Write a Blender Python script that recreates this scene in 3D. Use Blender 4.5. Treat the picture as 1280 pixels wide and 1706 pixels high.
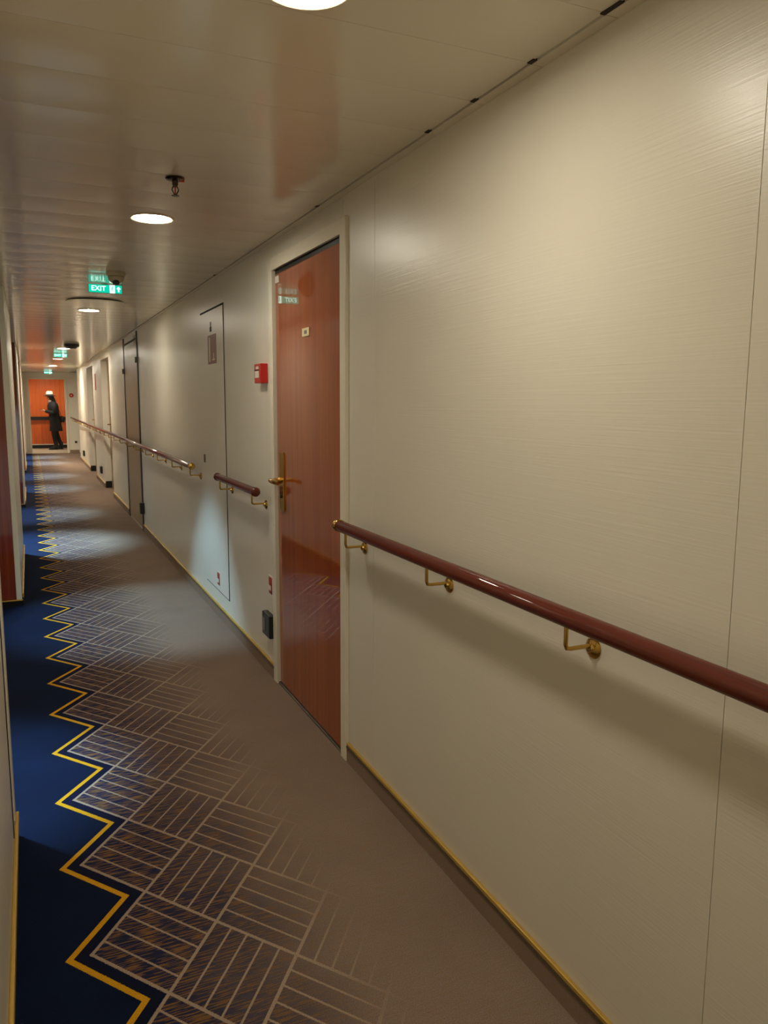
import bpy, bmesh, math, random
from mathutils import Vector, Matrix
random.seed(7)
S = bpy.context.scene
C = S.collection
for o in list(bpy.data.objects): bpy.data.objects.remove(o)
PI = math.pi

# ------------------------------------------------------------------ camera, world, exposure
cd = bpy.data.cameras.new('camera'); cam = bpy.data.objects.new('camera', cd); C.objects.link(cam)
cd.sensor_fit = 'VERTICAL'; cd.sensor_height = 24.0; cd.sensor_width = 18.0
cd.lens = 24.0*1290.0/1706.0; cd.clip_start = 0.01; cd.clip_end = 100
Rm = Matrix(((0.91019954, 0.05318862, -0.4107405), (-0.41413432, 0.12989711, -0.90089928), (0.00543642, 0.99009985, 0.14025952)))
cam.matrix_world = Matrix.Translation((0, 0, 1.40)) @ Rm.to_4x4()
S.camera = cam
W = bpy.data.worlds.new('world'); S.world = W; W.use_nodes = True
W.node_tree.nodes['Background'].inputs[0].default_value = (0.9, 0.8, 0.6, 1)
W.node_tree.nodes['Background'].inputs[1].default_value = 0.02
S.view_settings.view_transform = 'Standard'; S.view_settings.look = 'None'
S.view_settings.gamma = 1; S.view_settings.use_curve_mapping = False
S.view_settings.exposure = 0.20
WARM = (1.0, 0.92, 0.755); COOL = (0.42, 0.74, 1.0)
LAMP = 98.0          # emission of the corridor diffusers
LOBBY = 200.0
# alcove downlights: watts, tilt towards the corridor, cone, softness
COOL_W = ((330, 1, 42, 0.8), (210, 25, 50, 0.6), (800, 8, 56, 0.9), (420, 8, 50, 0.9), (450, 8, 50, 0.9), (500, 8, 50, 0.9), (600, 8, 50, 0.9), (500, 8, 50, 0.9))

# room numbers
XR, XL, ZC = 1.075, -0.11, 2.137

def lin(r, g, b):
    f = lambda c: (c/255/12.92) if c/255 <= 0.04045 else ((c/255+0.055)/1.055)**2.4
    return (f(r), f(g), f(b), 1)

# ------------------------------------------------------------------ node helper
class NT:
    def __init__(s, name):
        s.m = bpy.data.materials.new(name); s.m.use_nodes = True
        s.t = s.m.node_tree; s.b = s.t.nodes['Principled BSDF']
    def n(s, typ, **kw):
        nd = s.t.nodes.new(typ)
        for k, v in kw.items(): setattr(nd, k, v)
        return nd
    def put(s, inp, v):
        if hasattr(v, 'is_linked') or isinstance(v, bpy.types.NodeSocket): s.t.links.new(v, inp)
        else: inp.default_value = v
    def m_(s, op, a, b=0.0, c=0.0):
        nd = s.n('ShaderNodeMath', operation=op)
        for i, v in enumerate((a, b, c)): s.put(nd.inputs[i], v)
        return nd.outputs[0]
    def step(s, a, lo, hi):
        nd = s.n('ShaderNodeMapRange', interpolation_type='SMOOTHSTEP')
        s.put(nd.inputs[0], a); nd.inputs[1].default_value = lo; nd.inputs[2].default_value = hi
        return nd.outputs[0]
    def mix(s, f, a, b):
        nd = s.n('ShaderNodeMix', data_type='RGBA')
        s.put(nd.inputs[0], f); s.put(nd.inputs[6], a); s.put(nd.inputs[7], b)
        return nd.outputs[2]
    def xyz(s, which='Object'):
        tc = s.n('ShaderNodeTexCoord'); sp = s.n('ShaderNodeSeparateXYZ')
        s.t.links.new(tc.outputs[which], sp.inputs[0]); return tc.outputs[which], sp.outputs
    def noise(s, vec, scale=(1, 1, 1), sc=1.0, detail=2.0, rough=0.5):
        mp = s.n('ShaderNodeMapping'); s.t.links.new(vec, mp.inputs[0]); mp.inputs[3].default_value = scale
        nz = s.n('ShaderNodeTexNoise'); s.t.links.new(mp.outputs[0], nz.inputs[0])
        nz.inputs['Scale'].default_value = sc; nz.inputs['Detail'].default_value = detail; nz.inputs['Roughness'].default_value = rough
        return nz.outputs[0]
    def bump(s, h, strength=0.2, dist=0.001):
        b = s.n('ShaderNodeBump'); b.inputs['Strength'].default_value = strength; b.inputs['Distance'].default_value = dist
        s.put(b.inputs['Height'], h); s.t.links.new(b.outputs[0], s.b.inputs['Normal'])

def plain(name, col, rough=0.5, metal=0.0, coat=0.0, coatr=0.03, emit=None, es=0.0, var=0.06, nsc=40, spec=0.5):
    k = NT(name); v, _ = k.xyz()
    n = k.noise(v, sc=nsc)
    dark = tuple(c*(1-2*var) for c in col[:3])+(1,)
    lite = tuple(min(1, c*(1+var)) for c in col[:3])+(1,)
    k.put(k.b.inputs['Base Color'], k.mix(n, dark, lite))
    k.b.inputs['Roughness'].default_value = rough; k.b.inputs['Metallic'].default_value = metal
    k.b.inputs['Coat Weight'].default_value = coat; k.b.inputs['Coat Roughness'].default_value = coatr
    k.b.inputs['Specular IOR Level'].default_value = spec
    if emit:
        k.b.inputs['Emission Color'].default_value = emit; k.b.inputs['Emission Strength'].default_value = es
    return k.m

def wall_material():
    k = NT('cream_laminate'); v, _ = k.xyz()
    n1 = k.noise(v, (3, 3, 220), 1.0, 3.0, 0.6)
    n2 = k.noise(v, (1, 1, 1), 2.0, 2.0)
    k.put(k.b.inputs['Base Color'], k.mix(n2, lin(222, 215, 198), lin(230, 223, 206)))
    k.put(k.b.inputs['Roughness'], k.m_('MULTIPLY_ADD', n1, 0.14, 0.26))
    k.bump(n1, 0.5, 0.0008)
    return k.m
def ceiling_material():
    k = NT('glossy_ceiling_enamel'); v, _ = k.xyz()
    n2 = k.noise(v, (1, 1, 1), 1.3, 2.0)
    n3 = k.noise(v, (0.6, 5, 1), 1.0, 2.0)
    k.put(k.b.inputs['Base Color'], k.mix(n2, lin(222, 212, 190), lin(230, 220, 198)))
    k.b.inputs['Roughness'].default_value = 0.14
    k.b.inputs['Specular IOR Level'].default_value = 0.75
    k.bump(n3, 0.2, 0.003)
    return k.m
def wood(name, c1, c2, c3, axis=2, rough=0.35, coat=1.0, coatr=0.02):
    k = NT(name); v, _ = k.xyz()
    s1 = [28, 28, 28]; s1[axis] = 0.8
    s2 = [160, 160, 160]; s2[axis] = 3.0
    a = k.noise(v, tuple(s1), 1.0, 3.0, 0.6); b = k.noise(v, tuple(s2), 1.0, 2.0)
    c = k.mix(k.step(a, 0.32, 0.68), c1, c2)
    c = k.mix(k.m_('MULTIPLY', k.step(b, 0.45, 0.75), 0.45), c, c3)
    k.put(k.b.inputs['Base Color'], c)
    k.b.inputs['Roughness'].default_value = rough
    k.b.inputs['Specular IOR Level'].default_value = 0.15; k.b.inputs['Coat Weight'].default_value = coat; k.b.inputs['Coat Roughness'].default_value = coatr; k.b.inputs['Coat IOR'].default_value = 1.6
    return k.m
def carpet_material():
    k = NT('zigzag_basketweave_carpet'); v, o = k.xyz()
    x, y = o[0], o[1]
    wob = k.m_('MULTIPLY', k.m_('SUBTRACT', k.noise(v, (420, 420, 1), 1.0, 1.0), 0.5), 0.004)
    x2 = k.m_('ADD', x, wob); y2 = k.m_('ADD', y, wob)
    xn = k.m_('DIVIDE', k.m_('SUBTRACT', x2, 0.073), 0.159)
    yn = k.m_('DIVIDE', k.m_('SUBTRACT', y2, 1.942), 0.2125)
    u = k.m_('MULTIPLY', k.m_('ADD', xn, yn), 0.5)
    w = k.m_('MULTIPLY', k.m_('SUBTRACT', xn, yn), 0.5)
    s = k.m_('SUBTRACT', xn, k.m_('PINGPONG', yn, 1.0))
    inside = k.m_('GREATER_THAN', s, -0.045)
    par = k.m_('PINGPONG', k.m_('ADD', k.m_('FLOOR', u), k.m_('FLOOR', w)), 1.0)   # 0 or 1
    bu = k.m_('LESS_THAN', k.m_('PINGPONG', u, 0.5), 0.018)
    bw = k.m_('LESS_THAN', k.m_('PINGPONG', w, 0.5), 0.018)
    hw = 0.058
    su = k.m_('LESS_THAN', k.m_('PINGPONG', k.m_('MULTIPLY', u, 5), 0.5), hw)
    sw = k.m_('LESS_THAN', k.m_('PINGPONG', k.m_('MULTIPLY', w, 5), 0.5), hw)
    even = k.m_('SUBTRACT', 1.0, par)
    ln = k.m_('MAXIMUM', k.m_('MAXIMUM', bu, bw), k.m_('MAXIMUM', k.m_('MULTIPLY', su, even), k.m_('MULTIPLY', sw, par)))
    soft = k.noise(v, (1, 1, 1), 3.2, 3.0)
    xf = k.m_('MULTIPLY_ADD', k.m_('SUBTRACT', soft, 0.5), 0.30, x)
    t = k.step(xf, 0.22, 0.80)
    tl = k.m_('SUBTRACT', 1.0, k.step(xf, 0.58, 0.80))
    thr = k.noise(v, (16, 210, 1), 1.0, 1.0)
    thm = k.m_('MULTIPLY', k.step(thr, 0.50, 0.58), k.m_('SUBTRACT', 1.0, k.m_('MULTIPLY', t, 0.75)))
    taupe = k.mix(soft, lin(136, 116, 102), lin(158, 136, 119))
    fill = k.mix(t, lin(38, 42, 70), taupe)
    fill = k.mix(k.m_('MULTIPLY', thm, 0.75), fill, lin(150, 108, 52))
    body = k.mix(k.m_('MULTIPLY', ln, tl), fill, lin(174, 152, 130))
    n2 = k.noise(v, (1, 1, 1), 5.0, 3.0)
    navy = k.mix(n2, lin(5, 16, 38), lin(11, 30, 62))
    g = k.m_('MULTIPLY', k.m_('GREATER_THAN', s, -0.40), k.m_('LESS_THAN', s, -0.275))
    rim = k.m_('GREATER_THAN', s, -0.275)
    left = k.mix(rim, navy, lin(14, 20, 46))
    left = k.mix(g, left, lin(226, 164, 26))
    col = k.mix(inside, left, body)
    pile = k.noise(v, (1, 1, 1), 300.0, 3.0, 0.7)
    col2 = k.mix(k.m_('MULTIPLY', k.step(pile, 0.35, 0.62), 0.6), col, k.mix(0.45, col, (0, 0, 0, 1)))
    k.put(k.b.inputs['Base Color'], col2)
    k.b.inputs['Roughness'].default_value = 0.95; k.b.inputs['Specular IOR Level'].default_value = 0.15
    k.bump(pile, 0.6, 0.003)
    return k.m
def mottled(name, a, b, sc=300, rough=0.95, bump=0.5):
    k = NT(name); v, _ = k.xyz(); n = k.noise(v, sc=sc); n2 = k.noise(v, sc=6)
    k.put(k.b.inputs['Base Color'], k.mix(k.m_('MULTIPLY_ADD', n2, 0.4, k.m_('MULTIPLY', n, 0.6)), a, b))
    k.b.inputs['Roughness'].default_value = rough; k.b.inputs['Specular IOR Level'].default_value = 0.2
    k.bump(n, bump, 0.002); return k.m

M = dict(
    wall=wall_material(), ceil=ceiling_material(), carpet=carpet_material(),
    lobby_carpet=mottled('pale_carpet', lin(176, 162, 140), lin(196, 182, 158)),
    skirt=mottled('brown_carpet_skirting', lin(128, 106, 90), lin(156, 134, 114)),
    door=wood('cherry_door_veneer', lin(150, 64, 14), lin(166, 80, 22), lin(130, 50, 12)),
    panel=wood('dark_cherry_panel', lin(128, 52, 26), lin(148, 64, 32), lin(96, 38, 20), coatr=0.06),
    orange=wood('orange_cherry_panel', lin(206, 92, 34), lin(222, 108, 40), lin(180, 72, 24), coatr=0.10),
    rail=wood('mahogany_rail', lin(88, 30, 12), lin(102, 38, 17), lin(64, 20, 9), axis=1, rough=0.6, coat=0.5, coatr=0.04),
    brass=plain('polished_brass', lin(206, 168, 88), 0.22, 1.0),
    gold=plain('gold_strip', lin(214, 176, 84), 0.38, 0.55),
    steel=plain('grey_steel_edge', lin(120, 116, 104), 0.3, 0.8),
    frame=plain('cream_enamel_frame', lin(236, 229, 208), 0.22, var=0.02),
    brown=plain('bronze_brown_steel', lin(170, 146, 112), 0.35, var=0.03),
    darkframe=plain('dark_purple_frame', lin(52, 38, 40), 0.4),
    seal=plain('dark_rubber_seal', lin(34, 36, 32), 0.5),
    gap=plain('dark_gap', lin(40, 34, 28), 0.8),
    black=plain('black_plastic', lin(24, 22, 24), 0.35),
    red=plain('red_plastic', lin(196, 28, 22), 0.3, var=0.03),
    redprint=plain('red_print', lin(178, 52, 44), 0.5),
    dullred=plain('faded_red_print', lin(150, 92, 84), 0.5),
    white=plain('white_plastic', lin(232, 228, 214), 0.4, var=0.02),
    cream=plain('cream_plastic', lin(226, 212, 168), 0.4, var=0.02),
    beige=plain('beige_plastic', lin(196, 184, 152), 0.4, var=0.02),
    ring=plain('cream_lamp_ring', lin(216, 200, 168), 0.3, var=0.02),
    chrome=plain('tarnished_chrome', lin(90, 78, 68), 0.2, 1.0),
    redglass=plain('red_glass_bulb', lin(190, 30, 20), 0.1),
    lampw=plain('warm_lamp', lin(255, 240, 220), 0.4, emit=WARM+(1,), es=LAMP, var=0),
    lampf=plain('far_lamp', lin(255, 240, 220), 0.4, emit=WARM+(1,), es=LAMP*3.0, var=0),
    lampe=plain('farthest_lamp', lin(255, 240, 220), 0.4, emit=WARM+(1,), es=LAMP*6.0, var=0),
    alcove_fill=plain('added_alcove_fill', lin(255, 240, 220), 0.4, emit=WARM+(1,), es=LAMP*1.0, var=0),
    lampc=plain('cool_lamp', lin(240, 246, 255), 0.4, emit=COOL+(1,), es=4.0, var=0),
    lobby_fill=plain('added_lobby_fill', lin(255, 240, 220), 0.4, emit=WARM+(1,), es=LOBBY, var=0),
    exitg=plain('backlit_green', lin(0, 120, 90), 0.3, emit=lin(0, 190, 160), es=1.1, var=0),
    exitw=plain('backlit_white', lin(230, 255, 245), 0.3, emit=lin(215, 255, 240), es=2.2, var=0),
    skin=plain('skin', lin(196, 140, 112), 0.5), hair=plain('dark_hair', lin(36, 26, 22), 0.5),
    coat=plain('dark_wool_coat', lin(24, 25, 29), 0.85, nsc=120), trouser=plain('black_trousers', lin(20, 20, 24), 0.8),
    boot=plain('black_leather', lin(16, 15, 16), 0.35), hat=plain('white_felt', lin(236, 226, 200), 0.8),
    band=plain('black_brim', lin(26, 24, 26), 0.8), scarf=plain('white_scarf', lin(214, 204, 188), 0.9),
)

# ------------------------------------------------------------------ mesh helpers
class MB:
    def __init__(s): s.bm = bmesh.new()
    def box(s, x0, x1, y0, y1, z0, z1, bev=0.0, seg=2):
        r = bmesh.ops.create_cube(s.bm, size=1)
        for v in r['verts']:
            v.co = Vector(((x0+x1)/2+v.co.x*(x1-x0), (y0+y1)/2+v.co.y*(y1-y0), (z0+z1)/2+v.co.z*(z1-z0)))
        if bev > 0:
            es = list({e for v in r['verts'] for e in v.link_edges})
            bmesh.ops.bevel(s.bm, geom=es, offset=bev, segments=seg, affect='EDGES', profile=0.5)
        return s
    def tube(s, pts, r, seg=14, caps=True):
        pts = [Vector(p) for p in pts]; rs = r if isinstance(r, (list, tuple)) else [r]*len(pts)
        rings = []; up = None
        for i, p in enumerate(pts):
            a = pts[max(i-1, 0)]; b = pts[min(i+1, len(pts)-1)]; d = (b-a).normalized()
            if up is None:
                up = Vector((0, 0, 1)) if abs(d.z) < 0.9 else Vector((1, 0, 0))
            q = d.cross(up).normalized(); up = q.cross(d).normalized()
            rings.append([s.bm.verts.new(p+(q*math.cos(2*PI*j/seg)+up*math.sin(2*PI*j/seg))*rs[i]) for j in range(seg)])
        for a, b in zip(rings, rings[1:]):
            for j in range(seg): s.bm.faces.new((a[j], a[(j+1) % seg], b[(j+1) % seg], b[j]))
        if caps:
            s.bm.faces.new(rings[0][::-1]); s.bm.faces.new(rings[-1])
        return s
    def lathe(s, prof, c=(0, 0, 0), axis='Z', seg=32, hollow=False):
        rings = []
        for r, h in prof:
            ring = []
            for j in range(seg):
                a = 2*PI*j/seg; p = (r*math.cos(a), r*math.sin(a), h)
                if axis == 'X': p = (h, r*math.cos(a), r*math.sin(a))
                if axis == 'Y': p = (r*math.cos(a), h, r*math.sin(a))
                ring.append(s.bm.verts.new(Vector(c)+Vector(p)))
            rings.append(ring)
        for a, b in zip(rings, rings[1:]):
            for j in range(seg): s.bm.faces.new((a[j], a[(j+1) % seg], b[(j+1) % seg], b[j]))
        if hollow:
            a, b = rings[-1], rings[0]
            for j in range(seg): s.bm.faces.new((a[j], a[(j+1) % seg], b[(j+1) % seg], b[j]))
        else:
            s.bm.faces.new(rings[0][::-1]); s.bm.faces.new(rings[-1])
        return s
    def loft(s, rings, seg=24):
        """rings: (cx, cy, cz, rx, ry)"""
        rr = []
        for cx, cy, cz, rx, ry in rings:
            rr.append([s.bm.verts.new((cx+rx*math.cos(2*PI*j/seg), cy+ry*math.sin(2*PI*j/seg), cz)) for j in range(seg)])
        for a, b in zip(rr, rr[1:]):
            for j in range(seg): s.bm.faces.new((a[j], a[(j+1) % seg], b[(j+1) % seg], b[j]))
        s.bm.faces.new(rr[0][::-1]); s.bm.faces.new(rr[-1]); return s
    def poly(s, pts, d):
        """flat outline pts extruded by vector d"""
        a = [s.bm.verts.new(p) for p in pts]; b = [s.bm.verts.new(Vector(p)+Vector(d)) for p in pts]
        s.bm.faces.new(a); s.bm.faces.new(b[::-1]); n = len(a)
        for i in range(n): s.bm.faces.new((a[i], b[i], b[(i+1) % n], a[(i+1) % n]))
        return s
    def build(s, name, mat, parent=None, smooth=False, loc=None):
        bmesh.ops.recalc_face_normals(s.bm, faces=s.bm.faces)
        me = bpy.data.meshes.new(name); s.bm.to_mesh(me); s.bm.free()
        if smooth:
            for p in me.polygons: p.use_smooth = True
            try: me.set_sharp_from_angle(angle=math.radians(40))
            except Exception: pass
        o = bpy.data.objects.new(name, me); C.objects.link(o); me.materials.append(mat)
        if parent:
            o.parent = parent
            o.matrix_parent_inverse = Matrix.Translation(-parent.location)
        if loc is not None: o.location = loc
        return o
def tag(o, label=None, cat=None, group=None, kind=None):
    if label: o['label'] = label
    if cat: o['category'] = cat
    if group: o['group'] = group
    if kind: o['kind'] = kind
    return o
def thing(name, loc, label, cat, group=None):
    o = bpy.data.objects.new(name, None); C.objects.link(o); o.location = loc; o.empty_display_size = 0.1
    return tag(o, label, cat, group)
def struct(o): o['kind'] = 'structure'; return o
def copy_tree(root, dloc, label):
    r = root.copy(); C.objects.link(r); r.location = root.location+Vector(dloc); r['label'] = label
    for ch in root.children:
        c = ch.copy(); C.objects.link(c); c.parent = r
        for g in ch.children:
            d = g.copy(); C.objects.link(d); d.parent = c
    return r
def text_mesh(txt, size, mat, name, parent, origin, xdir, ydir, depth=0.0008, align='CENTER'):
    cu = bpy.data.curves.new('t', 'FONT'); cu.body = txt; cu.size = size; cu.extrude = depth; cu.align_x = align; cu.align_y = 'CENTER'
    cu.resolution_u = 3
    to = bpy.data.objects.new('t', cu); C.objects.link(to)
    bpy.context.view_layer.update()
    me = bpy.data.meshes.new_from_object(to.evaluated_get(bpy.context.evaluated_depsgraph_get()))
    bpy.data.objects.remove(to)
    X = Vector(xdir); Y = Vector(ydir); Z = X.cross(Y)
    mt = Matrix.Translation(origin) @ Matrix((X, Y, Z)).transposed().to_4x4()
    me.transform(mt); me.materials.clear(); me.materials.append(mat); me.name = name
    o = bpy.data.objects.new(name, me); C.objects.link(o); o.parent = parent
    o.matrix_parent_inverse = Matrix.Translation(-parent.location)
    return o

# ------------------------------------------------------------------ setting: shell
YE = 22.6      # wall with the doorway at the corridor's end
Y0 = -3.2
floor = struct(MB().box(-1.3, 1.3, Y0, YE, -0.05, 0).build('floor', M['carpet']))
lobby_floor = struct(MB().box(-1.3, 1.6, YE, 25.2, -0.05, 0).build('floor_lobby', M['lobby_carpet']))

# ceiling of cross planks, each with softly turned down edges, laid on a backing
c = MB(); y = 1.28-0.243*18
while y < YE:
    N = 8; rows = []
    for j in range(N+1):
        t_ = -1+2*j/N; yy = y+0.1215+t_*(0.1215-0.0006); zz = ZC+0.0013*t_*t_
        rows.append([c.bm.verts.new((xx, yy, zz)) for xx in (-1.3, XR-0.035)])
    rows = [[c.bm.verts.new((xx, y+0.0005, ZC+0.012)) for xx in (-1.3, XR-0.035)]]+rows+[[c.bm.verts.new((xx, y+0.2425, ZC+0.012)) for xx in (-1.3, XR-0.035)]]
    for p_, q_ in zip(rows, rows[1:]): c.bm.faces.new((p_[0], p_[1], q_[1], q_[0]))
    y += 0.243
c.box(-1.3, 1.3, Y0, YE, ZC+0.012, ZC+0.04)
ceiling = struct(c.build('ceiling', M['ceil'], smooth=True))
c = MB(); c.box(-1.3, 1.6, YE, 25.2, ZC, ZC+0.04); struct(c.build('ceiling_lobby', M['ceil']))
# angle trim between planks and right wall, lifted here and there so dark slots show
t = MB()
ys = [Y0, 1.28, 1.523, 1.766, 2.009, 2.9, 4.7, 6.9, 9.5, 14.0, YE]
for a, b in zip(ys, ys[1:]): t.box(XR-0.030, XR-0.0005, a+0.001, b-0.001, ZC-0.002, ZC+0.012)
trim = struct(t.build('trim_1', M['ceil']))
g = MB()
for yy in (1.23, 1.503, 1.746, 1.99, 2.9, 4.7, 6.9): g.box(XR-0.041, XR-0.029, yy, yy+0.055 if yy < 1.3 else yy+0.022, ZC-0.0012, ZC+0.004)
struct(g.build('trim_2', M['gap']))

# right wall with two shallow door recesses, laminated panels with seams
REC = [(11.9, 13.25, 0.12), (15.0, 16.55, 0.12)]
DOORY = (2.735, 3.612)
w = MB()
def wallrun(a, b):
    seams = [0.925, 2.444, 4.2+99, 7.2+99]
    cut = [a]+[s for s in (-0.6, 0.925, 2.444) if a < s < b]+[b]
    for p, q in zip(cut, cut[1:]): w.box(XR, XR+0.09, p+0.0008, q-0.0008, 0, ZC+0.012)
wallrun(Y0, DOORY[0]); w.box(XR, XR+0.09, DOORY[0], DOORY[1], 2.005, ZC+0.012)
wallrun(DOORY[1], REC[0][0])
w.box(XR, XR+0.3, REC[0][0], REC[0][1], 2.03, ZC+0.012); wallrun(REC[0][1], REC[1][0])
w.box(XR, XR+0.3, REC[1][0], REC[1][1], 2.03, ZC+0.012); wallrun(REC[1][1], 19.9)
w.box(XR+0.09, XR+0.3, REC[0][0]-0.1, REC[0][0], 0, ZC); w.box(XR+0.09, XR+0.3, REC[0][1], REC[0][1]+0.1, 0, ZC)
w.box(XR+0.09, XR+0.3, REC[1][0]-0.1, REC[1][0], 0, ZC); w.box(XR+0.09, XR+0.3, REC[1][1], REC[1][1]+0.1, 0, ZC)
w.box(XR+0.15, XR+0.25, 19.8, YE, 0, ZC+0.012); w.box(XR+0.05, XR+0.25, 19.8, 19.9, 0, ZC+0.012)
w.box(XR+0.30, XR+0.34, Y0, YE, 0, ZC+0.012)
wall_right = struct(w.build('wall_right', M['wall']))
# skirting on the right: brown carpet upstand, steel lip and gold strip
def skirt_right(n, a, b):
    o = struct(MB().box(XR-0.010, XR, a, b, 0, 0.060).build('baseboard_right_%d' % n, M['skirt']))
    MB().box(XR-0.013, XR, a, b, 0.060, 0.067).build('steel_lip', M['steel'], o)
    MB().box(XR-0.011, XR, a, b, 0.067, 0.079, bev=0.002).build('gold_strip', M['gold'], o)
for i, (a, b) in enumerate([(Y0, 2.675), (3.67, 8.60), (9.95, REC[0][0]), (REC[0][1], REC[1][0]), (REC[1][1], 19.9)]): skirt_right(i+1, a, b)
for i, r in enumerate(REC):
    struct(MB().box(XR, XR+0.12, r[1]-0.02, r[1], 0, 0.11).build('baseboard_recess_%d' % (i+1), M['black']))
# dark laminated doors in the recesses
for i, (r, lab) in enumerate(zip(REC, ('second', 'third'))):
    d = struct(thing('door_%d' % (i+3), (XR+0.12, (r[0]+r[1])/2, 0), None, None))
    MB().box(XR+0.10, XR+0.14, r[0]+0.2, r[1]-0.15, 0, 2.0, bev=0.003).build('door_leaf', M['door'], d)
    MB().box(XR+0.095, XR+0.15, r[0], r[0]+0.2, 0, 2.03).box(XR+0.095, XR+0.15, r[1]-0.15, r[1], 0, 2.03).build('door_frame', M['brown'], d)
    MB().box(XR+0.09, XR+0.10, r[1]-0.24, r[1]-0.19, 0.9, 1.15, bev=0.003).tube([(XR+0.09, r[1]-0.21, 1.03), (XR+0.05, r[1]-0.21, 1.03), (XR+0.045, r[1]-0.33, 1.03)], 0.009).build('door_handle', M['brass'], d, True)
# burgundy door set on the widened last bit of wall
d = struct(thing('door_5', (XR+0.15, 21.0, 0), None, None))
MB().box(XR+0.125, XR+0.15, 20.1, 21.6, 0, 2.05, bev=0.003).build('door_leaf', M['panel'], d)

# left wall: blocks between the cabin alcoves
BL = [(Y0, 2.62), (5.75, 7.75), (11.2, 13.05), (16.7, 18.6), (22.15, YE)]
w = MB()
for i, (a, b) in enumerate(BL):
    w.box(-1.2, XL, a+(0.012 if i else 0), b, 0, ZC+0.012, bev=0.004)
w.box(-1.3, -1.2, Y0, YE, 0, ZC+0.012)
wall_left = struct(w.build('wall_left', M['wall']))
for i, (a, b) in enumerate(BL):
    if i: a += 0.01
    o = struct(MB().box(XL, XL+0.008, a, b, 0, 0.055).build('baseboard_left_%d' % (i+1), M['black']))
    MB().box(XL, XL+0.012, a, b+0.002, 0.055, 0.085, bev=0.004).build('gold_strip', M['gold'], o)
names = ('nearest alcove', 'second alcove', 'third alcove', 'last alcove, small in the distance')
for i in range(1, 5):
    a = BL[i][0]; pw = 0.035 if i == 1 else 0.014
    o = thing('wood_wall_panel', (-0.6, a, 0), 'glossy dark cherry wood panel facing us at the far side of the '+names[i-1]+' on the left', 'wall panel', 'cherry panels at the alcoves')
    MB().box(-1.19, XL-pw, a-0.004, a+0.012, 0.045, ZC-0.001, bev=0.002).build('board', M['panel'], o)
    tag(MB().box(XL-pw, XL, a-0.006, a+0.012, 0.045, ZC-0.001, bev=0.005, seg=3).build('corner_post', M['frame'], o), 'cream rounded metal corner post')
    MB().box(-1.19, XL+0.004, a-0.009, a+0.012, 0.036, 0.046, bev=0.003).build('gold_strip', M['gold'], o)
    MB().box(-1.19, XL, a-0.004, a+0.012, 0.0, 0.036).build('plinth', M['black'], o)
# far edge trim of the nearest wall block (cream steel edge with dark joint)
tr = MB().box(XL-0.004, XL+0.003, 2.555, 2.625, 0.085, ZC-0.002, bev=0.002); struct(tr.build('trim_3', M['frame']))
tr = MB().box(XL, XL+0.0025, 2.44, 2.448, 0.09, ZC-0.002); struct(tr.build('trim_4', M['seal']))
struct(MB().box(-1.3, 1.3, Y0-0.1, Y0, 0, ZC).build('wall_back', M['wall']))

# end wall with the doorway, and the lobby behind
w = MB()
w.box(-1.3, 0.0, YE, YE+0.1, 0, ZC+0.012); w.box(0.93, 1.4, YE, YE+0.1, 0, ZC+0.012); w.box(0.0, 0.93, YE, YE+0.1, 1.975, ZC+0.012)
struct(w.build('wall_end', M['wall']))
d = struct(MB().box(-0.02, 0.035, YE-0.02, YE+0.12, 0, 1.99, bev=0.004).box(0.895, 0.95, YE-0.02, YE+0.12, 0, 1.99, bev=0.004).box(0.0, 0.93, YE-0.02, YE+0.12, 1.955, 1.99, bev=0.004).build('door_6', M['frame']))
struct(MB().box(0.96, 1.2, YE-0.014, YE, 0, 0.08).build('baseboard_end', M['skirt']))
struct(MB().box(-1.3, 1.6, 25.05, 25.2, 0, ZC).build('wall_lobby', M['orange']))
struct(MB().box(-1.3, -1.25, YE, 25.1, 0, ZC).box(1.55, 1.6, YE, 25.1, 0, ZC).build('wall_lobby_sides', M['wall']))
o = struct(MB().box(-1.25, 1.55, 25.02, 25.05, 0, 0.10).build('baseboard_lobby', M['black']))
MB().box(-1.25, 1.55, 25.015, 25.05, 0.10, 0.125).build('pale_strip', M['frame'], o)
o = thing('lobby_handrail', (0.4, 25.0, 0.9), 'black handrail across the orange wood wall behind the person', 'handrail')
MB().box(-1.2, 1.5, 24.95, 24.99, 0.83, 0.93, bev=0.012, seg=3).build('rail', M['black'], o)
for xx in (-0.6, 0.2, 1.2): MB().box(xx-0.02, xx+0.02, 24.98, 25.05, 0.86, 0.9, bev=0.004).build('bracket', M['black'], o)

# ------------------------------------------------------------------ the cabin door
D = struct(thing('door_1', (XR, 3.17, 0), None, None))
y0, y1 = DOORY
fr = MB()
fr.box(XR-0.013, XR+0.06, y0-0.055, y0, 0, 2.060, bev=0.002); fr.box(XR-0.013, XR+0.06, y1, y1+0.055, 0, 2.060, bev=0.002)
fr.box(XR-0.012, XR+0.06, y0, y1, 2.005, 2.060, bev=0.001)
fr.build('door_frame', M['frame'], D)
MB().box(XR+0.006, XR+0.05, y0, y1, 1.985, 2.005).box(XR+0.008, XR+0.05, y1-0.008, y1, 0, 2.0).box(XR+0.008, XR+0.05, y0, y0+0.006, 0, 2.0).build('seal', M['seal'], D)
MB().box(XR+0.004, XR+0.05, y0+0.006, y1-0.008, 0.012, 1.985, bev=0.0025).build('door_leaf', M['door'], D)
MB().box(XR-0.004, XR+0.06, y0, y1, 0, 0.010, bev=0.002).build('threshold', M['steel'], D)
h = MB().box(XR-0.004, XR+0.005, 3.495, 3.555, 0.885, 1.165, bev=0.0025).build('lock_plate', M['brass'], D)
hh = MB()
hh.lathe([(0.0, 0), (0.016, 0), (0.016, -0.008), (0.011, -0.012), (0.010, -0.045)], c=(XR-0.003, 3.545, 1.03), axis='X', seg=20)
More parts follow.
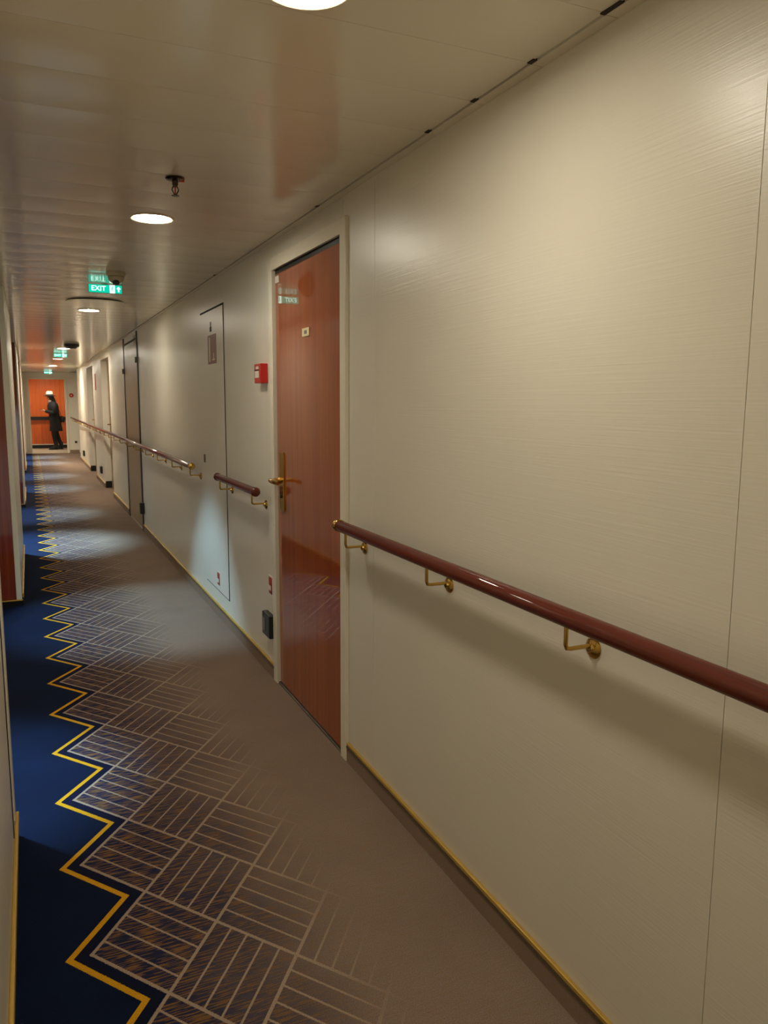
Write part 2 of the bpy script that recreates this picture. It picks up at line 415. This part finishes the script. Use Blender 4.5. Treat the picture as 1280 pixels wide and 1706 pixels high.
hh.build('lever', M['brass'], h, True).matrix_parent_inverse = Matrix.Identity(4)
lv = MB().tube([(XR-0.045, 3.555, 1.03), (XR-0.052, 3.535, 1.031), (XR-0.055, 3.50, 1.031), (XR-0.054, 3.46, 1.029), (XR-0.05, 3.43, 1.027)], [0.010, 0.0125, 0.012, 0.011, 0.0085], 16)
lv.build('lever', M['brass'], h, True).matrix_parent_inverse = Matrix.Identity(4)
MB().lathe([(0.0, 0), (0.009, 0), (0.009, -0.004), (0.0, -0.004)], c=(XR-0.004, 3.525, 0.955), axis='X', seg=16).box(XR-0.009, XR-0.004, 3.523, 3.527, 0.95, 0.96).build('keyhole', M['seal'], h).matrix_parent_inverse = Matrix.Identity(4)
p = MB().box(XR+0.000, XR+0.004, 3.12, 3.21, 1.673, 1.708, bev=0.001).build('number_plate', M['cream'], D)
tag(MB().box(XR-0.0008, XR+0.0005, 3.168, 3.176, 1.683, 1.697).box(XR-0.0008, XR+0.0005, 3.150, 3.160, 1.683, 1.697).build('mark', M['seal'], p), 'small dark marking')
MB().box(XR+0.001, XR+0.0045, 3.545, 3.60, 1.945, 1.975, bev=0.001).build('sticker', M['white'], D)

# ------------------------------------------------------------------ brown fire door held flat on the wall
D2 = struct(thing('door_2', (XR, 9.28, 0), None, None))
MB().box(XR-0.004, XR+0.02, 8.69, 9.86, 0.02, 2.10, bev=0.002).build('door_leaf', M['brown'], D2)
MB().box(XR-0.010, XR+0.02, 8.62, 8.69, 0, 2.13, bev=0.002).box(XR-0.010, XR+0.02, 9.86, 9.93, 0, 2.13, bev=0.002).build('door_frame', M['darkframe'], D2)
MB().box(XR-0.014, XR-0.004, 8.72, 9.84, 2.045, 2.060).build('closer_rail', M['seal'], D2)
tag(MB().box(XR-0.006, XR-0.003, 8.95, 9.75, 2.065, 2.10).box(XR-0.006, XR-0.003, 8.9, 9.7, 2.01, 2.04).build('label_strip', M['white'], D2), 'white paper strips along the top')
MB().box(XR-0.03, XR-0.004, 8.64, 8.68, 1.80, 1.86).box(XR-0.03, XR-0.004, 9.87, 9.91, 1.72, 1.78).build('hinge', M['steel'], D2)

# ------------------------------------------------------------------ access panel
A = thing('access_panel', (XR, 4.98, 0.17), 'tall narrow cream service hatch in the wall, edged by a thin dark gap', 'access panel')
MB().box(XR-0.0025, XR, 4.665, 5.32, 0.175, 1.965).build('panel', M['wall'], A)
MB().box(XR-0.003, XR, 4.657, 4.665, 0.170, 1.977).box(XR-0.003, XR, 4.653, 5.325, 1.965, 1.977).box(XR-0.003, XR, 4.665, 5.32, 0.171, 0.175).build('gap', M['gap'], A)
MB().box(XR-0.010, XR-0.002, 5.27, 5.30, 0.99, 1.045, bev=0.002).build('latch', M['steel'], A)
sg = thing('fire_notice', (XR, 5.0, 1.63), 'faded red notice stuck high on the service hatch', 'notice')
MB().box(XR-0.004, XR-0.0026, 4.86, 5.10, 1.635, 1.815).build('sheet', M['dullred'], sg)
tag(MB().box(XR-0.0045, XR-0.0035, 4.90, 4.97, 1.655, 1.665).box(XR-0.0045, XR-0.0035, 4.92, 4.94, 1.66, 1.70).box(XR-0.0045, XR-0.0035, 5.03, 5.06, 1.65, 1.80).build('printed_symbol', M['cream'], sg), 'pale printed symbol')
sg = thing('letter_sticker', (XR, 5.0, 1.84), 'small dark letter sticker above the faded red notice', 'sticker')
MB().box(XR-0.004, XR-0.0026, 4.985, 5.03, 1.835, 1.865).box(XR-0.004, XR-0.0026, 4.995, 5.015, 1.865, 1.895).build('lettering', M['gap'], sg)
def sticker(y, z, hgt, wid, lab, n=''):
    s = thing('safety_sticker', (XR, y, z), lab, 'sticker', 'low safety stickers on the right wall')
    MB().box(XR-0.004, XR-0.0002, y-wid/2, y+wid/2, z, z+hgt, bev=0.0004).build('backing', M['white'], s)
    MB().box(XR-0.0048, XR-0.003, y-wid*.38, y+wid*.38, z+hgt*.52, z+hgt*.93).box(XR-0.0048, XR-0.003, y-wid*.38, y+wid*.38, z+hgt*.12, z+hgt*.26).box(XR-0.0048, XR-0.003, y-wid*.38, y-wid*.12, z+hgt*.12, z+hgt*.6).build('print', M['redprint'], s)
sticker(4.95, 0.20, 0.10, 0.085, 'small red and white sticker low on the service hatch')
sticker(3.735, 0.42, 0.105, 0.075, 'red and white sticker on the wall above the black box by the cabin door frame')
sticker(14.1, 0.22, 0.09, 0.08, 'tiny red sticker low on the wall between the two far door recesses')
sg = thing('wall_notice', (XR, 14.4, 1.55), 'small pink notice high on the wall between the two far door recesses', 'notice')
MB().box(XR-0.004, XR, 14.3, 14.55, 1.58, 1.86).build('sheet', M['redprint'], sg)

# fire call points
def callpoint(y, z, lab, far=0.115, hgt=0.095, dep=0.038):
    s = thing('fire_call_point', (XR, y, z), lab, 'fire alarm', 'red fire call points')
    MB().box(XR-dep, XR, y, y+far, z, z+hgt, bev=0.004).build('housing', M['red'], s)
    f = MB().box(XR-dep-0.0015, XR-dep+0.001, y+0.03, y+far-0.02, z+hgt*.28, z+hgt*.62).box(XR-dep-0.0015, XR-dep+0.001, y+0.035, y+far-0.035, z+hgt*.72, z+hgt*.86)
    f.build('glass_plate', M['white'], s)
    MB().box(XR-dep-0.0018, XR-dep+0.001, y+0.02, y+far-0.01, z+hgt*.64, z+hgt*.69).build('slot', M['gap'], s)
callpoint(3.735, 1.49, 'square red fire alarm call point beside the cabin door frame')
s = thing('round_fire_bell', (1.06, YE, 1.52), 'small round red fire device on the end wall right of the doorway', 'fire alarm')
MB().lathe([(0.0, 0), (0.055, 0), (0.055, -0.02), (0.03, -0.03), (0.0, -0.032)], c=(1.06, YE, 1.54), axis='Y', seg=24).build('bell', M['red'], s, True)
MB().lathe([(0.0, 0), (0.018, 0), (0.016, -0.01), (0.0, -0.012)], c=(1.06, YE-0.032, 1.54), axis='Y', seg=16).build('hub', M['cream'], s, True)

# black magnetic holder boxes at skirting level, unlit
def wallbox(y, z, lab, dep=0.032, wid=0.135, hgt=0.12, first=[None]):
    s = thing('low_wall_box', (XR, y, z), lab, 'wall box', 'black boxes low on the wall')
    MB().box(XR-dep, XR, y, y+wid, z, z+hgt, bev=0.006).build('housing', M['black'], s)
    MB().box(XR-dep-0.002, XR-dep+0.002, y+wid*.55, y+wid*.85, z+hgt*.2, z+hgt*.75, bev=0.0008).build('lens', M['steel'], s)  # plain steel plate on the box, emits nothing
    MB().lathe([(0, 0), (0.006, 0), (0.005, -0.003), (0, -0.003)], c=(XR-dep, y+wid*.78, z+hgt*.87), axis='X', seg=12).build('screw', M['seal'], s)
wallbox(3.672, 0.212, 'black box low on the wall beside the cabin door frame')
wallbox(8.54, 0.20, 'black door holder low on the wall at the near edge of the brown door', dep=0.045, wid=0.07)
wallbox(13.75, 0.19, 'small black box low on the wall between the two far door recesses', wid=0.2)
wallbox(18.2, 0.19, 'farthest black box on the right wall, near the end of the handrail', wid=0.3)
s = thing('wall_socket', (1.13, YE, 0.24), 'tiny dark socket low on the end wall right of the doorway', 'socket')
MB().box(1.09, 1.15, YE-0.02, YE, 0.26, 0.32, bev=0.004).build('housing', M['black'], s)
MB().lathe([(0, 0), (0.018, 0), (0.015, -0.004), (0, -0.004)], c=(1.12, YE-0.02, 0.29), axis='Y', seg=14).build('outlet', M['seal'], s)

# ------------------------------------------------------------------ handrails
RX, RZ, RR = 1.0, 0.957, 0.0205
def bracket(par, y):
    b = MB().tube([(XR-0.004, y, 0.888), (RX+0.012, y, 0.888), (RX+0.003, y, 0.890), (RX, y, 0.898), (RX, y, RZ-RR+0.003)], 0.0048, 12).build('bracket', M['brass'], par, True)
    MB().lathe([(0.0, 0), (0.023, 0), (0.024, -0.002), (0.020, -0.006), (0.010, -0.008), (0.008, -0.014), (0.0, -0.014)], c=(XR, y, 0.882), axis='X', seg=28).build('rose', M['brass'], b, True).matrix_parent_inverse = Matrix.Identity(4)
def handrail(a, b, ys, lab, endmat):
    h = thing('handrail', (RX, (a+b)/2, RZ), lab, 'handrail', 'wall handrails')
    MB().tube([(RX, a, RZ), (RX, b, RZ)], RR, 32).build('rail', M['rail'], h, True)
    for e, s_ in ((a, -1), (b, 1)):
        if e < -1: continue
        MB().lathe([(RR+0.0015, -0.026*s_), (RR+0.003, -0.024*s_), (RR+0.003, -0.004*s_), (RR+0.001, 0), (RR-0.004, 0.004*s_), (0.002, 0.006*s_)], c=(RX, e, RZ), axis='Y', seg=32).build('end_cap', M[endmat], h, True)
    for y in ys: bracket(h, y)
handrail(-1.6, 2.60, [2.52, 1.90, 1.27, 0.64, 0.0, -0.64, -1.28], 'long dark mahogany handrail on brass brackets in the foreground', 'brass')
handrail(3.72, 4.59, [3.80, 4.52], 'short dark mahogany handrail just beyond the cabin door', 'rail')
handrail(5.38, 22.0, [5.45+0.76*i for i in range(22)], 'very long handrail running to the end of the corridor past the brown door', 'brass')

# ------------------------------------------------------------------ ceiling fittings
def ceiling_light(x, y, lab, lamp='lampw', z=ZC, r=0.078, group='round ceiling lights'):
    o = thing('ceiling_light', (x, y, z), lab, 'ceiling light', group)
    MB().lathe([(r, 0.001), (r+0.010, 0.001), (r+0.010, -0.003), (r+0.004, -0.006), (r-0.001, -0.004)], c=(x, y, z), seg=40, hollow=True).build('ring', M['ring'], o, True)
    MB().lathe([(0.0, -0.0015), (r*0.6, -0.0020), (r, -0.0020), (r, 0.002)], c=(x, y, z), seg=40).build('diffuser', M[lamp], o, True)
    return o
ceiling_light(0.49, 1.42, 'round glowing ceiling light cut by the top edge of the picture')
ceiling_light(0.497, 3.38, 'round glowing ceiling light just beyond the sprinkler')
ceiling_light(0.493, 6.95, 'round glowing ceiling light beyond the dome camera and exit sign')
ceiling_light(0.50, 12.15, 'far ceiling light just beyond the black ceiling sensor', 'lampf')
ceiling_light(0.52, 18.26, 'farthest ceiling light in the corridor, before the end doorway', 'lampe')
ceiling_light(0.52, 15.2, 'far ceiling light half hidden behind the second exit sign', 'lampf')
ceiling_light(0.50, -0.6, 'round ceiling light behind the camera, the nearer one')
ceiling_light(0.50, -2.4, 'round ceiling light behind the camera, the farther one')
ceiling_light(0.50, 24.0, 'added unseen fill light in the lobby above the person', 'lobby_fill')  # two lobby lamps added out of view to brighten the orange wall
ceiling_light(-0.6, 24.0, 'added unseen fill light in the lobby left of the doorway', 'lobby_fill')
# cool downlights in the alcoves: fixtures with a real spot each
for i, (yy, nm) in enumerate([(3.0, 'near end of the nearest alcove'), (5.15, 'far end of the nearest alcove'), (8.15, 'near end of the second alcove'), (10.35, 'far end of the second alcove'),
                       (13.4, 'near end of the third alcove'), (15.7, 'far end of the third alcove'), (19.0, 'near end of the last alcove'), (21.0, 'far end of the last alcove')]):
    o = ceiling_light(-0.42, yy, 'small cool ceiling light at the '+nm, 'lampc', r=0.04, group='cool alcove lights')
    ld = bpy.data.lights.new('alcove_spot', 'SPOT'); ld.energy = COOL_W[i][0]; ld.color = COOL; ld.spot_size = math.radians(COOL_W[i][2]); ld.spot_blend = COOL_W[i][3]; ld.shadow_soft_size = 0.03
    lo = bpy.data.objects.new('alcove_spot', ld); C.objects.link(lo); lo.location = (-0.42, yy, ZC-0.01)
    lo.rotation_euler = (0, math.radians(-COOL_W[i][1]), 0)

for yy, nm in ((4.2, 'nearest'), (9.5, 'second'), (14.9, 'third'), (20.3, 'last')):  # unseen warm lamps added to brighten the dim far corridor
    ceiling_light(-0.80, yy, 'added warm fill light, unseen, deep in the '+nm+' alcove on the left', 'lampe' if nm == 'last' else 'alcove_fill', group='added warm fill lights')
# sprinkler
s = thing('sprinkler', (0.485, 2.76, ZC), 'small metal fire sprinkler hanging from the ceiling with a red bulb', 'sprinkler')
c0 = (0.485, 2.76, ZC)
MB().lathe([(0.010, 0), (0.030, 0), (0.032, -0.003), (0.026, -0.007), (0.012, -0.009)], c=c0, seg=28).build('escutcheon', M['chrome'], s, True)
MB().lathe([(0.010, -0.006), (0.010, -0.022), (0.0075, -0.024), (0.006, -0.03)], c=c0, seg=20).build('body', M['chrome'], s, True)
MB().tube([(c0[0]-0.006, c0[1], ZC-0.026), (c0[0]-0.011, c0[1], ZC-0.038), (c0[0]-0.002, c0[1], ZC-0.055)], 0.0022, 8).tube([(c0[0]+0.006, c0[1], ZC-0.026), (c0[0]+0.011, c0[1], ZC-0.038), (c0[0]+0.002, c0[1], ZC-0.055)], 0.0022, 8).build('yoke', M['chrome'], s, True)
MB().tube([(c0[0], c0[1], ZC-0.028), (c0[0], c0[1], ZC-0.052)], 0.0022, 8).build('bulb', M['redglass'], s, True)
MB().lathe([(0.001, -0.055), (0.013, -0.056), (0.013, -0.058), (0.001, -0.059)], c=c0, seg=18).build('deflector', M['chrome'], s, True)
# loose red tag plate beside it
MB().box(c0[0]+0.014, c0[0]+0.030, c0[1]-0.004, c0[1]+0.004, ZC-0.010, ZC-0.004).build('tab', M['redglass'], s)

# dome camera
s = thing('dome_camera', (0.48, 4.85, ZC), 'beige dome security camera with a black lens hanging from the ceiling', 'camera')
cc = (0.50, 4.85, ZC)
MB().lathe([(0.030, 0.0), (0.052, 0.0), (0.055, -0.012), (0.050, -0.024), (0.030, -0.030)], c=cc, seg=32).build('mount', M['beige'], s, True)
MB().lathe([(0.040, -0.024), (0.045, -0.030), (0.042, -0.046), (0.032, -0.058), (0.016, -0.064), (0.002, -0.065)], c=cc, seg=32).build('dome', M['beige'], s, True)
MB().lathe([(0.018, -0.040), (0.020, -0.064), (0.017, -0.072), (0.008, -0.076), (0.001, -0.077)], c=(0.497, 4.83, ZC), seg=24).build('lens', M['black'], s, True)

# exit signs
def exit_sign(x, y, w_, h_, lab, full=True, drop=0.004):
    zt = ZC-drop; s = thing('exit_sign', (x, y, ZC), lab, 'exit sign', 'green exit signs')
    MB().box(x-w_/2, x+w_/2, y, y+0.022, zt-h_, zt, bev=0.002).box(x-0.02, x+0.02, y+0.005, y+0.017, zt-0.001, ZC+0.002).build('housing', M['beige'], s)
    MB().box(x-w_/2+0.003, x+w_/2-0.003, y-0.0012, y+0.001, zt-h_+0.003, zt-0.003).build('green_panel', M['exitg'], s)
    if full:
        text_mesh('EXIT', h_*0.78, M['exitw'], 'lettering', s, (x-w_*0.20, y-0.0014, zt-h_/2), (1, 0, 0), (0, 0, 1))
        p = MB().box(x+w_*0.13, x+w_*0.28, y-0.0022, y-0.001, zt-h_+0.003, zt-0.003)
        p.build('white_field', M['exitw'], s)
        f = MB(); fx = x+w_*0.205; fz = zt-h_/2; q = h_/0.055
        yy = y-0.0030
        f.lathe([(0.0, 0), (0.0045*q, 0), (0.0045*q, 0.0008), (0.0, 0.0008)], c=(fx+0.002, yy, fz+0.017*q), axis='Y', seg=12)
        f.tube([(fx+0.001, yy, fz+0.011*q), (fx-0.002*q, yy, fz-0.002*q)], 0.0035*q, 8)
        f.tube([(fx-0.002*q, yy, fz-0.002*q), (fx+0.006*q, yy, fz-0.009*q), (fx+0.004*q, yy, fz-0.018*q)], 0.0022*q, 8)
        f.tube([(fx-0.002*q, yy, fz-0.002*q), (fx-0.004*q, yy, fz-0.012*q), (fx-0.010*q, yy, fz-0.015*q)], 0.0022*q, 8)
        f.tube([(fx+0.001, yy, fz+0.010*q), (fx+0.008*q, yy, fz+0.006*q)], 0.0018*q, 8)
        f.tube([(fx+0.001, yy, fz+0.010*q), (fx-0.008*q, yy, fz+0.004*q)], 0.0018*q, 8)
        f.build('running_figure', M['exitg'], s, True)
        ax = x+w_*0.39; a = MB()
        a.poly([(ax-0.004*q, y-0.0014, fz-0.016*q), (ax+0.004*q, y-0.0014, fz-0.016*q), (ax+0.004*q, y-0.0014, fz+0.002*q), (ax+0.013*q, y-0.0014, fz+0.002*q), (ax, y-0.0014, fz+0.017*q), (ax-0.013*q, y-0.0014, fz+0.002*q), (ax-0.004*q, y-0.0014, fz+0.002*q)], (0, -0.001, 0))
        a.build('arrow', M['exitw'], s)
    return s
exit_sign(0.485, 5.36, 0.205, 0.055, 'large green backlit EXIT sign with arrow hanging beyond the dome camera')
exit_sign(0.50, 13.4, 0.20, 0.06, 'second green backlit exit sign, small, beyond the black ceiling sensor')
exit_sign(0.50, 21.8, 0.20, 0.06, 'farthest tiny exit sign glowing above the end doorway')

# round ceiling hatch, slightly lowered with a dark shadow gap
s = thing('ceiling_hatch', (0.495, 6.33, ZC), 'round cream ceiling hatch with a dark gap around its rim, before the third light', 'hatch')
MB().lathe([(0.001, 0.0), (0.196, 0.0), (0.196, -0.006), (0.001, -0.006)], c=(0.495, 6.33, ZC), seg=56).build('gap', M['gap'], s)
MB().lathe([(0.001, -0.006), (0.205, -0.006), (0.208, -0.008), (0.205, -0.011), (0.001, -0.012)], c=(0.495, 6.33, ZC), seg=56).build('cover', M['ceil'], s)
# black ceiling sensor
s = thing('ceiling_sensor', (0.56, 11.2, ZC), 'dark squat sensor on the ceiling in front of the far light', 'sensor')
MB().lathe([(0.05, 0), (0.095, 0), (0.098, -0.02), (0.09, -0.035), (0.05, -0.05), (0.001, -0.055)], c=(0.56, 11.2, ZC), seg=28).build('housing', M['black'], s, True)
MB().lathe([(0.06, -0.044), (0.064, -0.048), (0.05, -0.056), (0.001, -0.06)], c=(0.56, 11.2, ZC), seg=24).build('cap', M['darkframe'], s, True)

# ------------------------------------------------------------------ the person at the end
def skin_mesh(verts, edges, name, mat, parent, sub=2):
    me = bpy.data.meshes.new(name); me.from_pydata([v[0] for v in verts], edges, [])
    o = bpy.data.objects.new(name, me); C.objects.link(o)
    md = o.modifiers.new('skin', 'SKIN'); md.use_smooth_shade = True
    sv = me.skin_vertices[0].data
    for i, v in enumerate(verts):
        r = v[1]; sv[i].radius = (r, r) if not isinstance(r, tuple) else r
        sv[i].use_root = (i == 0)
    ms = o.modifiers.new('sub', 'SUBSURF'); ms.levels = sub; ms.render_levels = sub
    bpy.context.view_layer.update()
    m2 = bpy.data.meshes.new_from_object(o.evaluated_get(bpy.context.evaluated_depsgraph_get()))
    bpy.data.objects.remove(o); m2.name = name
    for p in m2.polygons: p.use_smooth = True
    m2.materials.clear(); m2.materials.append(mat)
    o = bpy.data.objects.new(name, m2); C.objects.link(o); o.parent = parent
    return o
PX, PY = 0.64, 24.30
P = thing('person', (PX, PY, 0), 'person in profile with white hat and dark knee-length coat standing beyond the end doorway', 'person')
# local frame: -X is forward, -Y towards the camera
V = []; E = []
def add(p, r, con=None):
    V.append((p, r)); i = len(V)-1
    if con is not None: E.append((con, i))
    return i
pel = add((0.02, 0, 0.88), 0.12)
spi = add((0.02, 0, 1.08), 0.11, pel); che = add((0.0, 0, 1.24), 0.125, spi)
nb = add((-0.02, 0, 1.35), 0.06, che); nk = add((-0.045, 0, 1.40), 0.048, nb)
hd = add((-0.075, 0, 1.47), 0.078, nk); ht = add((-0.075, 0, 1.55), 0.070, hd)
chin = add((-0.125, 0, 1.425), 0.030, hd); nose = add((-0.165, 0, 1.475), 0.012, hd)
def arm(sg):
    sh = add((0.0, 0.15*sg, 1.30), 0.05, che); el = add((0.02, 0.22*sg, 1.06), 0.04, sh)
    wr = add((-0.20, 0.11*sg, 1.10), 0.026, el); pm = add((-0.26, 0.075*sg, 1.12), 0.026, wr)
    for k, (dy, ln) in enumerate(((-0.026, 0.060), (-0.009, 0.070), (0.009, 0.066), (0.026, 0.050))):
        f1 = add((-0.285, 0.075*sg+dy, 1.125), 0.0095, pm)
        f2 = add((-0.285-ln*0.55, 0.075*sg+dy*1.05, 1.130), 0.009, f1)
        add((-0.285-ln*0.8, 0.075*sg+dy, 1.112), 0.008, f2)
    t1 = add((-0.25, 0.075*sg-0.035*sg, 1.14), 0.010, pm); add((-0.285, 0.075*sg-0.045*sg, 1.155), 0.009, t1)
arm(-1); arm(1)
def leg(sg, kx, kz, ax, az, tx):
    hp = add((0.02, 0.085*sg, 0.82), 0.085, pel); kn = add((kx, 0.085*sg, kz), 0.056, hp)
    an = add((ax, 0.085*sg, az), 0.036, kn); he = add((ax, 0.085*sg, az-0.05), 0.033, an); add((tx, 0.085*sg, 0.035), 0.028, he)
leg(-1, -0.02, 0.48, 0.02, 0.10, -0.12); leg(1, 0.05, 0.48, 0.16, 0.11, 0.04)
skin_mesh(V, E, 'body', M['skin'], P)
def pl(mb, name, mat, label=None, smooth=True):
    o = mb.build(name, mat, P, smooth); o.matrix_parent_inverse = Matrix.Identity(4)
    if label: o['label'] = label
    return o
# face details
for ey in (-0.028, 0.028):
    pl(MB().loft([(-0.150, ey, 1.484, .004, .008), (-0.152, ey, 1.490, .006, .010), (-0.150, ey, 1.496, .004, .008)], 10), 'eye', M['band'])
pl(MB().loft([(-0.150, 0, 1.436, .004, .018), (-0.154, 0, 1.440, .007, .022), (-0.150, 0, 1.444, .004, .018)], 12), 'mouth', M['redprint'])
# coat (hip-flared) + sleeves
coat = MB().loft([(0.05, 0, 0.53, 0.172, 0.19), (0.05, 0, 0.56, 0.176, 0.195), (0.045, 0, 0.70, 0.158, 0.185), (0.03, 0, 0.88, 0.150, 0.180), (0.015, 0, 1.03, 0.138, 0.172),
                  (0.0, 0, 1.16, 0.150, 0.185), (-0.005, 0, 1.26, 0.148, 0.195), (-0.005, 0, 1.33, 0.115, 0.165), (-0.02, 0, 1.375, 0.070, 0.090), (-0.03, 0, 1.40, 0.060, 0.070)], 32)
pl(coat, 'coat', M['coat'])
def sleeve(sg):
    m = MB().tube([(0.0, 0.12*sg, 1.315), (0.01, 0.185*sg, 1.26), (0.025, 0.235*sg, 1.14), (0.025, 0.235*sg, 1.065), (-0.03, 0.20*sg, 1.05), (-0.12, 0.15*sg, 1.075), (-0.205, 0.11*sg, 1.10)], [0.062, 0.066, 0.062, 0.060, 0.056, 0.048, 0.042], 18)
    pl(m, 'sleeve', M['coat'])
sleeve(-1); sleeve(1)
pl(MB().loft([(-0.04, 0, 1.33, 0.09, 0.075), (-0.045, 0, 1.36, 0.098, 0.09), (-0.045, 0, 1.39, 0.078, 0.078), (-0.045, 0, 1.41, 0.06, 0.06)], 24), 'scarf', M['scarf'])
def trouser(sg, kx, kz, ax, az):
    pl(MB().tube([(0.02, 0.085*sg, 0.86), ((0.02+kx)/2, 0.085*sg, 0.66), (kx, 0.085*sg, kz), ((kx+ax)/2, 0.085*sg, 0.30), (ax, 0.085*sg, az+0.03)], [0.095, 0.085, 0.068, 0.058, 0.050], 18), 'trouser_leg', M['trouser'])
trouser(-1, -0.02, 0.48, 0.02, 0.10); trouser(1, 0.05, 0.48, 0.16, 0.11)
def boot(sg, ax, tx):
    pl(MB().loft([((ax+tx)/2, 0.085*sg, 0.0, 0.13, 0.046), ((ax+tx)/2, 0.085*sg, 0.03, 0.128, 0.046), (ax-0.02, 0.085*sg, 0.075, 0.085, 0.042), (ax+0.004, 0.085*sg, 0.12, 0.056, 0.050), (ax, 0.085*sg, 0.22, 0.060, 0.056)], 20), 'boot', M['boot'])
boot(-1, 0.02, -0.12); boot(1, 0.16, 0.02)
pl(MB().loft([(0.03, 0, 1.30, 0.035, 0.06), (0.02, 0, 1.38, 0.065, 0.08), (-0.02, 0, 1.44, 0.085, 0.088), (-0.045, 0, 1.50, 0.082, 0.09), (-0.06, 0, 1.56, 0.088, 0.088), (-0.07, 0, 1.585, 0.06, 0.06)], 24), 'hair', M['hair'])
hat = pl(MB().loft([(-0.075, 0, 1.545, 0.098, 0.094), (-0.075, 0, 1.60, 0.095, 0.090), (-0.075, 0, 1.645, 0.086, 0.078), (-0.07, 0, 1.662, 0.055, 0.045), (-0.07, 0, 1.655, 0.02, 0.015)], 32), 'hat', M['hat'])
for nm, rg, mt in (('brim', [(-0.078, 0, 1.525, 0.165, 0.150), (-0.078, 0, 1.532, 0.168, 0.153), (-0.075, 0, 1.548, 0.12, 0.11), (-0.075, 0, 1.552, 0.10, 0.096)], 'band'),):
    b = MB().loft(rg, 32).build(nm, M[mt], hat, True); b.matrix_parent_inverse = Matrix.Identity(4); b['label'] = 'dark hat brim'
b = MB().loft([(-0.075, 0, 1.55, 0.1005, 0.0965), (-0.075, 0, 1.575, 0.0995, 0.0945)], 32).build('hat_band', M['band'], hat, True); b.matrix_parent_inverse = Matrix.Identity(4)
pg = thing('shoulder_bag', (PX+0.20, PY-0.02, 0.8), 'dark bag hanging behind the hip of the person in the hat', 'bag')
MB().loft([(PX+0.235, PY-0.02, 0.78, 0.045, 0.10), (PX+0.24, PY-0.02, 0.84, 0.055, 0.12), (PX+0.23, PY-0.02, 0.93, 0.045, 0.11), (PX+0.22, PY-0.02, 0.96, 0.03, 0.09)], 20).build('pouch', M['band'], pg, True)
MB().tube([(PX+0.19, PY-0.10, 0.94), (PX+0.15, PY-0.20, 1.12), (PX+0.04, PY-0.215, 1.27), (PX-0.02, PY-0.14, 1.36)], 0.008, 8).build('strap', M['boot'], pg, True)
ph = thing('phone', (PX-0.30, PY, 1.13), 'dark phone held up in front by the person in the hat', 'phone')
MB().box(PX-0.345, PX-0.265, PY-0.07, PY+0.07, 1.140, 1.149, bev=0.003).build('case', M['black'], ph)
MB().box(PX-0.340, PX-0.270, PY-0.064, PY+0.064, 1.148, 1.1498).build('screen', M['seal'], ph)
